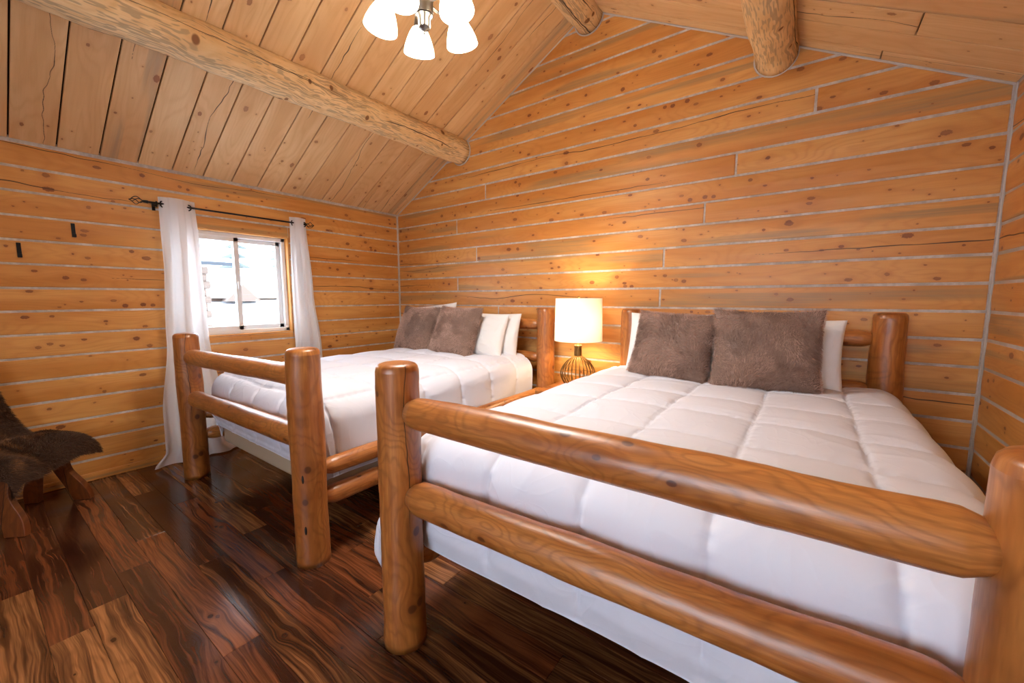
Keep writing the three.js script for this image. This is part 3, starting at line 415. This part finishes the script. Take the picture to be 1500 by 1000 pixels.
whitePillow('white pillow beside the headboard post next to the side wall', 4.02, 0.785, 0.45, -0.26, 0, 0, 305, 0.65, 0.42);
furPillow('brown fur pillow on the side-wall bed, nearer the lamp', 3.42, 0.775, 0.60, -0.3, -0.16, -0.04, 313, 0.54, 0.47);
furPillow('large brown fur pillow on the side-wall bed, nearer the side wall', 3.975, 0.77, 0.64, -0.28, 0.06, 0, 314, 0.56, 0.5);

// ---------------------------------------------------------------- nightstand and table lamp
{
  const t = thing('nightstand', 'low wooden nightstand between the two log beds under the lamp', 'nightstand', [2.595, 0, 0.3]);
  const top = part(t, 'top', rbox(0.48, 0.05, 0.44, 0.012, 0, 0, 0), M.bed); top.position.set(0, 0.535, 0); top.geometry.attributes.uv && (() => { const p = top.geometry.attributes.position, u = top.geometry.attributes.uv; for (let i = 0; i < p.count; i++) u.setXY(i, p.getX(i) / 2 + 0.3, p.getZ(i) / 0.45 + p.getY(i)); })();
  for (const sx of [-1, 1]) for (const sz of [-1, 1]) { const l = part(t, 'leg', roundLog(0.512, [[0, 0.032], [0.512, 0.03]], 71 + sx + 3 * sz, { wob: 0.003, rad: 16, seg: 10 }), M.bed); l.position.set(sx * 0.19, 0, sz * 0.17); }
  const sf = part(t, 'shelf', rbox(0.4, 0.025, 0.36, 0.006, 0, 0.2, 0), M.bed); sf.name = 'shelf';
}
{
  const t = thing('table_lamp', 'lit table lamp with white drum shade and bronze wire cage base', 'lamp', [2.645, 0.56, 0.31]);
  part(t, 'base', new THREE.LatheGeometry([[0, 0.001], [0.07, 0.001], [0.072, 0.006], [0.066, 0.012], [0, 0.013]].map(([x, y]) => new THREE.Vector2(x, y)), 40), M.brass);
  const prof = [[0.066, 0.012], [0.105, 0.05], [0.135, 0.10], [0.142, 0.145], [0.128, 0.19], [0.095, 0.235], [0.055, 0.268], [0.032, 0.285]];
  for (let k = 0; k < 26; k++) { const a = k / 26 * Math.PI * 2; part(t, 'wire', tubeThrough(prof.map(([r, y]) => V(Math.cos(a) * r, y, Math.sin(a) * r)), 0.0034, 22, 6), M.brass); }
  part(t, 'ring', new THREE.TorusGeometry(0.142, 0.0022, 6, 60).rotateX(Math.PI / 2).translate(0, 0.14, 0), M.brass);
  part(t, 'neck', new THREE.LatheGeometry([[0.0, 0.28], [0.034, 0.28], [0.033, 0.29], [0.03, 0.345], [0.032, 0.365], [0.034, 0.37], [0.03, 0.376], [0.012, 0.378], [0.0115, 0.44], [0, 0.44]].map(([x, y]) => new THREE.Vector2(x, y)), 28), M.brass);
  const sy0 = 0.412, sy1 = 0.757;
  const sh = part(t, 'shade', new THREE.LatheGeometry([[0.192, sy0], [0.195, sy0], [0.188, sy1], [0.185, sy1], [0.192, sy0]].map(([x, y]) => new THREE.Vector2(x, y)), 64), M.shadeCloth);
  part(sh, 'spider', merge([0, 1, 2].map((k) => between(cyl(0.0018, 0.0018, 0.185, 6).translate(0, 0.0925, 0), V(0, sy1 - 0.012, 0), V(Math.cos(k * 2.094) * 0.2, sy1 - 0.012, Math.sin(k * 2.094) * 0.2)))), M.brass);
  part(t, 'harp', tubeThrough([V(0.02, 0.43, 0), V(0.055, 0.5, 0), V(0.058, 0.62, 0), V(0.03, 0.72, 0), V(0, 0.746, 0), V(-0.03, 0.72, 0), V(-0.058, 0.62, 0), V(-0.055, 0.5, 0), V(-0.02, 0.43, 0)], 0.002, 40, 6), M.brass);
  part(t, 'finial', new THREE.SphereGeometry(0.009, 14, 10).translate(0, 0.766, 0), M.brass);
  const bulb = part(t, 'bulb', new THREE.SphereGeometry(0.03, 20, 14).scale(1, 1.25, 1).translate(0, 0.57, 0), M.bulbWarm); bulb.castShadow = false;
  const l = new THREE.PointLight(new THREE.Color(1, 0.78, 0.48), LAMP); l.name = 'lamp_light'; l.position.set(0, 0.57, 0); l.castShadow = true; l.shadow.radius = 1.5; t.add(l);
}

// ---------------------------------------------------------------- hanging fixture with five glass shades
{
  const SH = 0.9, HX = 2.54, HZ = 1.82, yb = 2.62, t = thing('chandelier', 'brushed steel hanging light with five lit opal glass bell shades', 'chandelier', [HX, yb, HZ]);
  part(t, 'finial', new THREE.LatheGeometry([[0, 0], [0.005, 0.002], [0.006, 0.008], [0.003, 0.012], [0.004, 0.016], [0.014, 0.02], [0.026, 0.028], [0.031, 0.036], [0.032, 0.072], [0.041, 0.082], [0.043, 0.09], [0, 0.092]].map(([x, y]) => new THREE.Vector2(x, y)), 36), M.steel);
  part(t, 'hub', cyl(0.045, 0.045, 0.16, 36).translate(0, 0.17, 0), M.steel);
  part(t, 'stem', cyl(0.009, 0.009, 0.60, 16).translate(0, 0.55, 0), M.steel);
  part(t, 'canopy', cyl(0.03, 0.065, 0.03, 32).translate(0, 0.865, 0), M.steel);
  const away = V(-0.736, 0, -0.677), right = V(0.677, 0, -0.736);
  const shadeGeo = () => new THREE.LatheGeometry([[0.03, 0.075], [0.042, 0.068], [0.056, 0.045], [0.072, 0.01], [0.086, -0.03], [0.092, -0.062], [0.089, -0.063], [0.083, -0.03], [0.069, 0.01], [0.053, 0.043], [0.04, 0.064], [0.03, 0.071]].map(([x, y]) => new THREE.Vector2(x * SH, y * SH)), 48);
  [-8, 64, 136, -152, -80].forEach((deg) => {
    const a = deg * Math.PI / 180, dir = away.clone().multiplyScalar(Math.cos(a)).addScaledVector(right, Math.sin(a)), at = dir.clone().multiplyScalar(0.205).setY(0.08);
    const up = V(0, 1, 0).addScaledVector(dir, -0.22).normalize(), q = new THREE.Quaternion().setFromUnitVectors(V(0, 1, 0), up), neck = at.clone().addScaledVector(up, 0.105);
    part(t, 'arm', tubeThrough([dir.clone().multiplyScalar(0.03).setY(0.15), dir.clone().multiplyScalar(0.085).setY(0.135), dir.clone().multiplyScalar(0.13).setY(0.19), neck.clone().addScaledVector(up, 0.03), neck], 0.0065, 28, 10), M.steel);
    const so = part(t, 'socket', cyl(0.03, 0.024, 0.045, 24).translate(0, 0.088, 0), M.steel); so.quaternion.copy(q); so.position.copy(at);
    const s = part(t, 'shade', shadeGeo(), M.opal); s.quaternion.copy(q); s.position.copy(at);
    const b = part(s, 'bulb', new THREE.SphereGeometry(0.031, 20, 14).scale(1, 1.2, 1).translate(0, 0.0, 0), M.bulbCool); b.castShadow = false;
    const l = new THREE.PointLight(new THREE.Color(1, 0.96, 0.9), BULB); l.name = 'bulb_light'; l.position.copy(at); l.castShadow = true; l.shadow.radius = 1.5; t.add(l);
  });
}

// ---------------------------------------------------------------- curtain rod, curtains, hooks
{
  const y = 2.048, x = 0.09, t = thing('curtain_rod', 'black iron curtain rod with twisted wire basket finials above the window', 'curtain rod', [x, y, 1.8]);
  part(t, 'rod', cyl(0.0075, 0.0075, 1.2, 14).rotateX(Math.PI / 2), M.black);
  for (const s of [1, -1]) {
    const f = part(t, 'finial', merge([cyl(0.011, 0.009, 0.03, 14).rotateX(Math.PI / 2).translate(0, 0, s * 0.6), ...[0, 1, 2, 3].map((k) => { const pts = []; for (let i = 0; i <= 10; i++) { const e = i / 10, r = 0.028 * Math.sin(Math.PI * e), a = k * Math.PI / 2 + e * 2.4; pts.push(V(Math.cos(a) * r, Math.sin(a) * r, s * (0.612 + e * 0.075))); } return tubeThrough(pts, 0.0028, 20, 6); }), new THREE.SphereGeometry(0.005, 10, 8).translate(0, 0, s * 0.688)]), M.black);
    const br = part(t, 'bracket', merge([box(0.07, 0.012, 0.01, -0.045, -0.012, s * 0.535), box(0.006, 0.06, 0.02, -0.083, -0.015, s * 0.535), new THREE.TorusGeometry(0.012, 0.004, 8, 20).translate(0, 0, s * 0.535)]), M.black);
    part(br, 'screw', merge([cyl(0.004, 0.006, 0.018, 10).translate(0, -0.02, s * 0.535)]), M.black);
  }
}
function curtain(label, rows, n, phase, seed, gr) {   // rows: [y, zLeft, zRight, amplitude]
  const ny = 90, ns = 120, pos = [], uv = [], idx = [];
  for (let j = 0; j <= ny; j++) { const e = j / ny, y = mix(rows[0][0], rows[rows.length - 1][0], e); let k = 0; while (k + 2 < rows.length && y < rows[k + 1][0]) k++; const f = sstep(0, 1, (rows[k][0] - y) / (rows[k][0] - rows[k + 1][0])), zl = mix(rows[k][1], rows[k + 1][1], f), zr = mix(rows[k][2], rows[k + 1][2], f), am = mix(rows[k][3], rows[k + 1][3], f), xo = mix(rows[k][4] ?? 0.09, rows[k + 1][4] ?? 0.09, f);
    for (let i = 0; i <= ns; i++) { const s = i / ns, lo = sstep(0.02, 0.3, e), w = mix(Math.sin(Math.PI * (s - gr[0]) / (gr[1] - gr[0])), 0.6 * Math.sin(Math.PI * (s - gr[0]) / (gr[1] - gr[0])) + 0.65 * Math.sin(2 * Math.PI * n * s + phase + 0.5 * Math.sin(y * 1.3 + seed)), lo), w2 = N(s * 7, y * 1.5, seed) - 0.5, w3 = N(s * 16 + y * 2, y * 9, seed + 2) - 0.5; pos.push(Math.max(0.02, xo + am * w + 0.02 * w2 * e + 0.006 * w3 * (0.3 + e)), y, mix(zl, zr, s) + am * 0.35 * Math.cos(2 * Math.PI * n * 2 * s) * (zr < zl ? -1 : 1) * 0.4); uv.push(s, y); } }
  for (let j = 0; j < ny; j++) for (let i = 0; i < ns; i++) { const A = j * (ns + 1) + i, B = A + 1, D = A + ns + 1, E = D + 1; idx.push(A, D, B, B, D, E); }
  const g = new THREE.BufferGeometry(); g.setAttribute('position', new THREE.Float32BufferAttribute(pos, 3)); g.setAttribute('uv', new THREE.Float32BufferAttribute(uv, 2)); g.setIndex(idx); g.computeVertexNormals();
  const t = thing('curtain', label, 'curtain', [0, 0, 0], 0, 'window curtains'); part(t, 'panel', g, M.curtain);
  for (const [z, turn] of [[mix(rows[0][1], rows[0][2], gr[0]), -0.7], [mix(rows[0][1], rows[0][2], gr[1]), 0.7]]) { const m = part(t, 'grommet', new THREE.TorusGeometry(0.021, 0.0048, 10, 28), M.black); m.position.set(0.09, 2.045, z); m.rotation.y = turn; }
  return t;
}
curtain('long white curtain gathered at the side of the window nearer the wall hooks', [[2.10, 2.325, 2.09, 0.030], [1.7, 2.33, 2.075, 0.034], [1.0, 2.36, 2.06, 0.038], [0.4, 2.43, 2.0, 0.045, 0.11], [0.12, 2.44, 1.98, 0.05, 0.13], [0.012, 2.52, 1.9, 0.045, 0.15]], 2.5, 1.2, 7, [0.1, 0.8]);
curtain('white curtain gathered at the side of the window nearer the wall corner', [[2.10, 1.345, 1.19, 0.024], [1.4, 1.36, 1.15, 0.03], [0.8, 1.36, 1.09, 0.034], [0.012, 1.38, 1.04, 0.04, 0.11]], 2.5, 0.4, 9, [0.14, 0.86]);
[[2.78, 1.795, 'black iron wall hook nearer the window'], [3.034, 1.638, 'black iron wall hook farther from the window']].forEach(([z, y, label]) => {
  const t = thing('wall_hook', label, 'hook', [0.004, y, z], 0, 'black wall hooks'); const h = 0.05;
  part(t, 'plate', rbox(0.006, 0.095, 0.02, 0.002, 0.003, 0, 0), M.black); part(t, 'prong', merge([rbox(0.03, 0.006, 0.018, 0.002, 0.018, -0.045, 0), rbox(0.006, 0.022, 0.018, 0.002, 0.032, -0.037, 0)]), M.black);
});

// ---------------------------------------------------------------- low plank chair with a fur throw
{
  const TH = Math.atan2(0.68, -0.73), t = thing('plank_chair', 'low rustic wooden chair with curved plank legs against the window wall', 'chair', [0.3855, 0, 3.1785], TH);
  const legShape = () => { const s = new THREE.Shape(); s.moveTo(0.0, 0.36); s.lineTo(0.115, 0.36); s.bezierCurveTo(0.13, 0.30, 0.105, 0.26, 0.125, 0.20); s.bezierCurveTo(0.15, 0.14, 0.20, 0.10, 0.20, 0.0); s.lineTo(0.11, 0.0); s.bezierCurveTo(0.09, 0.1, 0.04, 0.22, 0.0, 0.36); return s; };
  const uvFix = (g) => { const p = g.attributes.position, u = g.attributes.uv; for (let i = 0; i < p.count; i++) u.setXY(i, p.getY(i) / 2 + 0.4, p.getZ(i) / 0.45 + p.getX(i) * 0.6); return g; };
  const wood = mat({ map: bedTex.map, bumpMap: bedTex.bump, bumpScale: 0.0006, color: '#b09a78', roughness: 0.5 });
  for (const sx of [1, -1]) for (const sz of [1, -1]) {
    const g = new THREE.ExtrudeGeometry(legShape(), { depth: 0.032, bevelEnabled: true, bevelSize: 0.003, bevelThickness: 0.003, bevelSegments: 2, curveSegments: 14 }).translate(0, 0, -0.016).rotateY(-Math.PI / 2); // shape x -> z
    if (sz < 0) g.scale(1, 1, -0.8); else g.scale(1, 1, 1);
    const m = part(t, 'leg', uvFix(sz < 0 ? (() => { const ix = g.index; const q = g.toNonIndexed(); const p = q.attributes.position; for (let i = 0; i < p.count; i += 3) for (const at of Object.values(q.attributes)) for (let c = 0; c < at.itemSize; c++) { const k1 = (i + 1) * at.itemSize + c, k2 = (i + 2) * at.itemSize + c, z = at.array[k1]; at.array[k1] = at.array[k2]; at.array[k2] = z; } q.computeVertexNormals(); return q; })() : g), wood);
    m.position.set(sx * 0.165, 0.004, 0); m.rotation.z = sx * 0.16; m.position.x += sx * 0.058;
  }
  const seatG = rbox(0.44, 0.034, 0.4, 0.012); part(t, 'seat', uvFix(seatG), wood).position.set(0, 0.378, 0.0);
  const bs = new THREE.Shape(); bs.moveTo(-0.10, 0); bs.lineTo(0.10, 0); bs.bezierCurveTo(0.13, 0.18, 0.19, 0.25, 0.19, 0.36); bs.bezierCurveTo(0.19, 0.48, 0.09, 0.5, 0, 0.51); bs.bezierCurveTo(-0.09, 0.5, -0.19, 0.48, -0.19, 0.36); bs.bezierCurveTo(-0.19, 0.25, -0.13, 0.18, -0.10, 0);
  const bk = part(t, 'backrest', uvFix(new THREE.ExtrudeGeometry(bs, { depth: 0.03, bevelEnabled: true, bevelSize: 0.004, bevelThickness: 0.004, bevelSegments: 2, curveSegments: 16 })), wood); bk.position.set(0, 0.385, -0.2); bk.rotation.x = -0.12;

  // throw: down the back, over the seat, its front corner hanging
  const path = [[-0.295, 0.66], [-0.29, 0.82], [-0.275, 0.925], [-0.245, 0.95], [-0.215, 0.90], [-0.185, 0.74], [-0.155, 0.57], [-0.12, 0.475], [-0.05, 0.435], [0.06, 0.425], [0.16, 0.42], [0.21, 0.405], [0.232, 0.36], [0.236, 0.31]];
  const curve = new THREE.CatmullRomCurve3(path.map(([z, y]) => V(0, y, z))), nu = 80, nv = 70, pos = [], idx = [], uv = [];
  for (let i = 0; i <= nu; i++) { const e = i / nu, p = curve.getPoint(e), seatK = sstep(0.5, 0.66, e), wR = mix(0.16, 0.29, sstep(0.28, 0.62, e)), wL = mix(0.26, 0.31, seatK);
    for (let j = 0; j <= nv; j++) { const s = j / nv * 2 - 1, x = s > 0 ? s * wR : s * wL, over = Math.max(0, Math.abs(x) - 0.215); let y = p.y - over * over * 9 * seatK, z = p.z; const fold = 0.035 * (N(s * 2.2 + 4, e * 5, 88) - 0.5) + 0.02 * Math.sin(s * 5 + e * 7) * seatK + 0.03 * Math.exp(-Math.pow((e - 0.62) / 0.09, 2)) * (1 + Math.sin(s * 3 + 1)); y += seatK * fold + (1 - seatK) * -0.09 * Math.pow(Math.max(0, Math.abs(s) - 0.5) * 2, 2) * sstep(0.1, 0.24, e); z += (1 - seatK) * fold * 0.8 + Math.exp(-Math.pow((e - 0.56) / 0.1, 2)) * 0.03; if (e > 0.85) y += Math.max(0, s) * 0.03 * sstep(0.85, 1, e) - 0.02 * Math.sin(s * 4) * sstep(0.85, 1, e);
      pos.push(x, y + 0.004, z); uv.push(s, e); } }
  for (let i = 0; i < nu; i++) for (let j = 0; j < nv; j++) { const A = i * (nv + 1) + j, B = A + 1, D = A + nv + 1, E = D + 1; idx.push(A, D, B, B, D, E); }
  const g = new THREE.BufferGeometry(); g.setAttribute('position', new THREE.Float32BufferAttribute(pos, 3)); g.setAttribute('uv', new THREE.Float32BufferAttribute(uv, 2)); g.setIndex(idx); g.computeVertexNormals();
  const back = g.clone(); const bp = back.attributes.position, bn = back.attributes.normal; for (let i = 0; i < bp.count; i++) bp.setXYZ(i, bp.getX(i) - bn.getX(i) * 0.009, bp.getY(i) - bn.getY(i) * 0.009, bp.getZ(i) - bn.getZ(i) * 0.009); const bi = back.index; for (let i = 0; i < bi.count; i += 3) { const a = bi.getX(i + 1); bi.setX(i + 1, bi.getX(i + 2)); bi.setX(i + 2, a); } back.computeVertexNormals();
  const th = thing('fur_throw', 'dark brown fur throw draped over the rustic chair', 'throw', [0.3855, 0, 3.1785], TH);
  part(th, 'hide', merge([g.clone(), back]), M.darkHide);
  const brown = (q, R) => { const m = N(q.x * 7 + 3, q.y * 5 + q.z * 7, 91) * 0.65 + N(q.x * 22, q.y * 22 + q.z * 20, 92) * 0.35, k = 0.7 + 0.5 * R(), l = sstep(0.5, 0.72, m); return [mix(0.36, 0.70, l) * k, mix(0.24, 0.48, l) * k, mix(0.155, 0.29, l) * k]; };
  const f = part(th, 'fur', furGeometry(g, 60000, 0.02, 0.0008, 95, brown, (q, s) => { const a = N(q.x * 6, q.y * 6 + q.z * 6, s) * 8; return V(Math.cos(a) * 0.4, -0.35, Math.sin(a) * 0.3 + 0.2); }), M.hair); f.userData.kind = 'stuff';
}

// ---------------------------------------------------------------- outdoors, seen through the window
{
  const R = rng(1201);
  const sg = new THREE.PlaneGeometry(120, 120, 60, 60).rotateX(-Math.PI / 2); { const p = sg.attributes.position; for (let i = 0; i < p.count; i++) { const x = p.getX(i), z = p.getZ(i), d = Math.hypot(x - 2.5, z - 2.6); p.setY(i, -0.45 + (d > 7 ? 0.5 * (fbm(x * 0.15, z * 0.15, 5, 3) - 0.4) + Math.max(0, d - 10) * 0.155 * (x < -8 && x > -17 ? 1 : x <= -17 ? 1 : 0.2) : 0)); } sg.computeVertexNormals(); }
  const ground = solo('snow_ground', sg, M.snow, 'snow-covered ground outside the window', 'snow'); ground.userData.kind = 'structure';
  const wood = mat({ color: '#57483f', roughness: 0.8 }), dark = mat({ color: '#2b3138', roughness: 0.8 });
  // cabin whose log corner and eave show in the left pane
  const c1 = thing('log_cabin', 'neighbouring log cabin with a snowy roof outside the left pane', 'cabin', [-7, -0.45, 0.5]);
  for (let k = 0; k < 15; k++) { const o = part(c1, 'log', roundLog(3.4, [[0, 0.095], [3.4, 0.095]], 60 + k, { wob: 0.01, rad: 14, seg: 12, Lm: 5, u0: R() }), wood); o.rotation.x = Math.PI / 2; o.position.set(0, 0.1 + k * 0.165, -0.62 + (k % 2) * 0.06 - 0.08 * R()); }
  part(c1, 'fascia', box(0.06, 0.08, 5.2, 0.55, 2.54, 1.6), dark); part(c1, 'roof', box(3.2, 0.14, 5.2, -0.9, 3.12, 1.6).applyMatrix4(new THREE.Matrix4()), M.snow).rotation.z = 0;
  const c2 = thing('log_cabin', 'distant cabin with a long snowy roof below the pines', 'cabin', [-17, -0.55, -6]);
  part(c2, 'wall', box(3, 2.1, 9, -1.6, 1.05, 0), wood); const rf = new THREE.Shape(); rf.moveTo(-3.8, 1.9); rf.lineTo(0.6, 1.9); rf.lineTo(-1.6, 2.75); part(c2, 'roof', new THREE.ExtrudeGeometry(rf, { depth: 9.6, bevelEnabled: false }).translate(0, 0, -4.8), M.snow);
  const gs = new THREE.Shape(); gs.moveTo(-0.7, 0); gs.lineTo(0.7, 0); gs.lineTo(0, 0.75); const gable = part(c2, 'gable', new THREE.ExtrudeGeometry(gs, { depth: 0.6, bevelEnabled: false }).rotateY(Math.PI / 2), wood); gable.position.set(0.3, 1.75, 1.7);
  const needle = mat({ color: '#4d5553', roughness: 0.9 }), bark = mat({ color: '#6b5a4c', roughness: 0.9 });
  [[-30, -9.2, 7.2], [-34, -13.9, 6.8], [-37, -19, 8]].forEach(([x, z, h], i) => {
    const t = thing('pine_tree', ['snow-dusted pine tree right behind the distant cabin', 'shorter snow-dusted pine tree standing back from the distant cabin', 'tall pine tree farthest beyond the cabins'][i], 'tree', [x, 0.0, z], 0, 'pines outside the window'); part(t, 'trunk', cyl(0.14, 0.04, h, 8).translate(0, h / 2, 0), bark);
    const gs2 = []; for (let k = 0; k < 9; k++) { const e = k / 9, r = (1 - e) * h * 0.26 + 0.2; for (let b = 0; b < 9; b++) { const a = b / 9 * 6.283 + k + R(), L = r * (0.7 + 0.5 * R()); const cn = new THREE.ConeGeometry(0.32 * (1.3 - e), L, 6).translate(0, L / 2, 0); gs2.push(between(cn, V(0, h * (0.15 + 0.85 * e), 0), V(Math.cos(a), h * (0.15 + 0.85 * e) - 0.25, Math.sin(a)))); } }
    part(t, 'foliage', merge(gs2), needle);
  });
}

renderer.render(scene, camera);
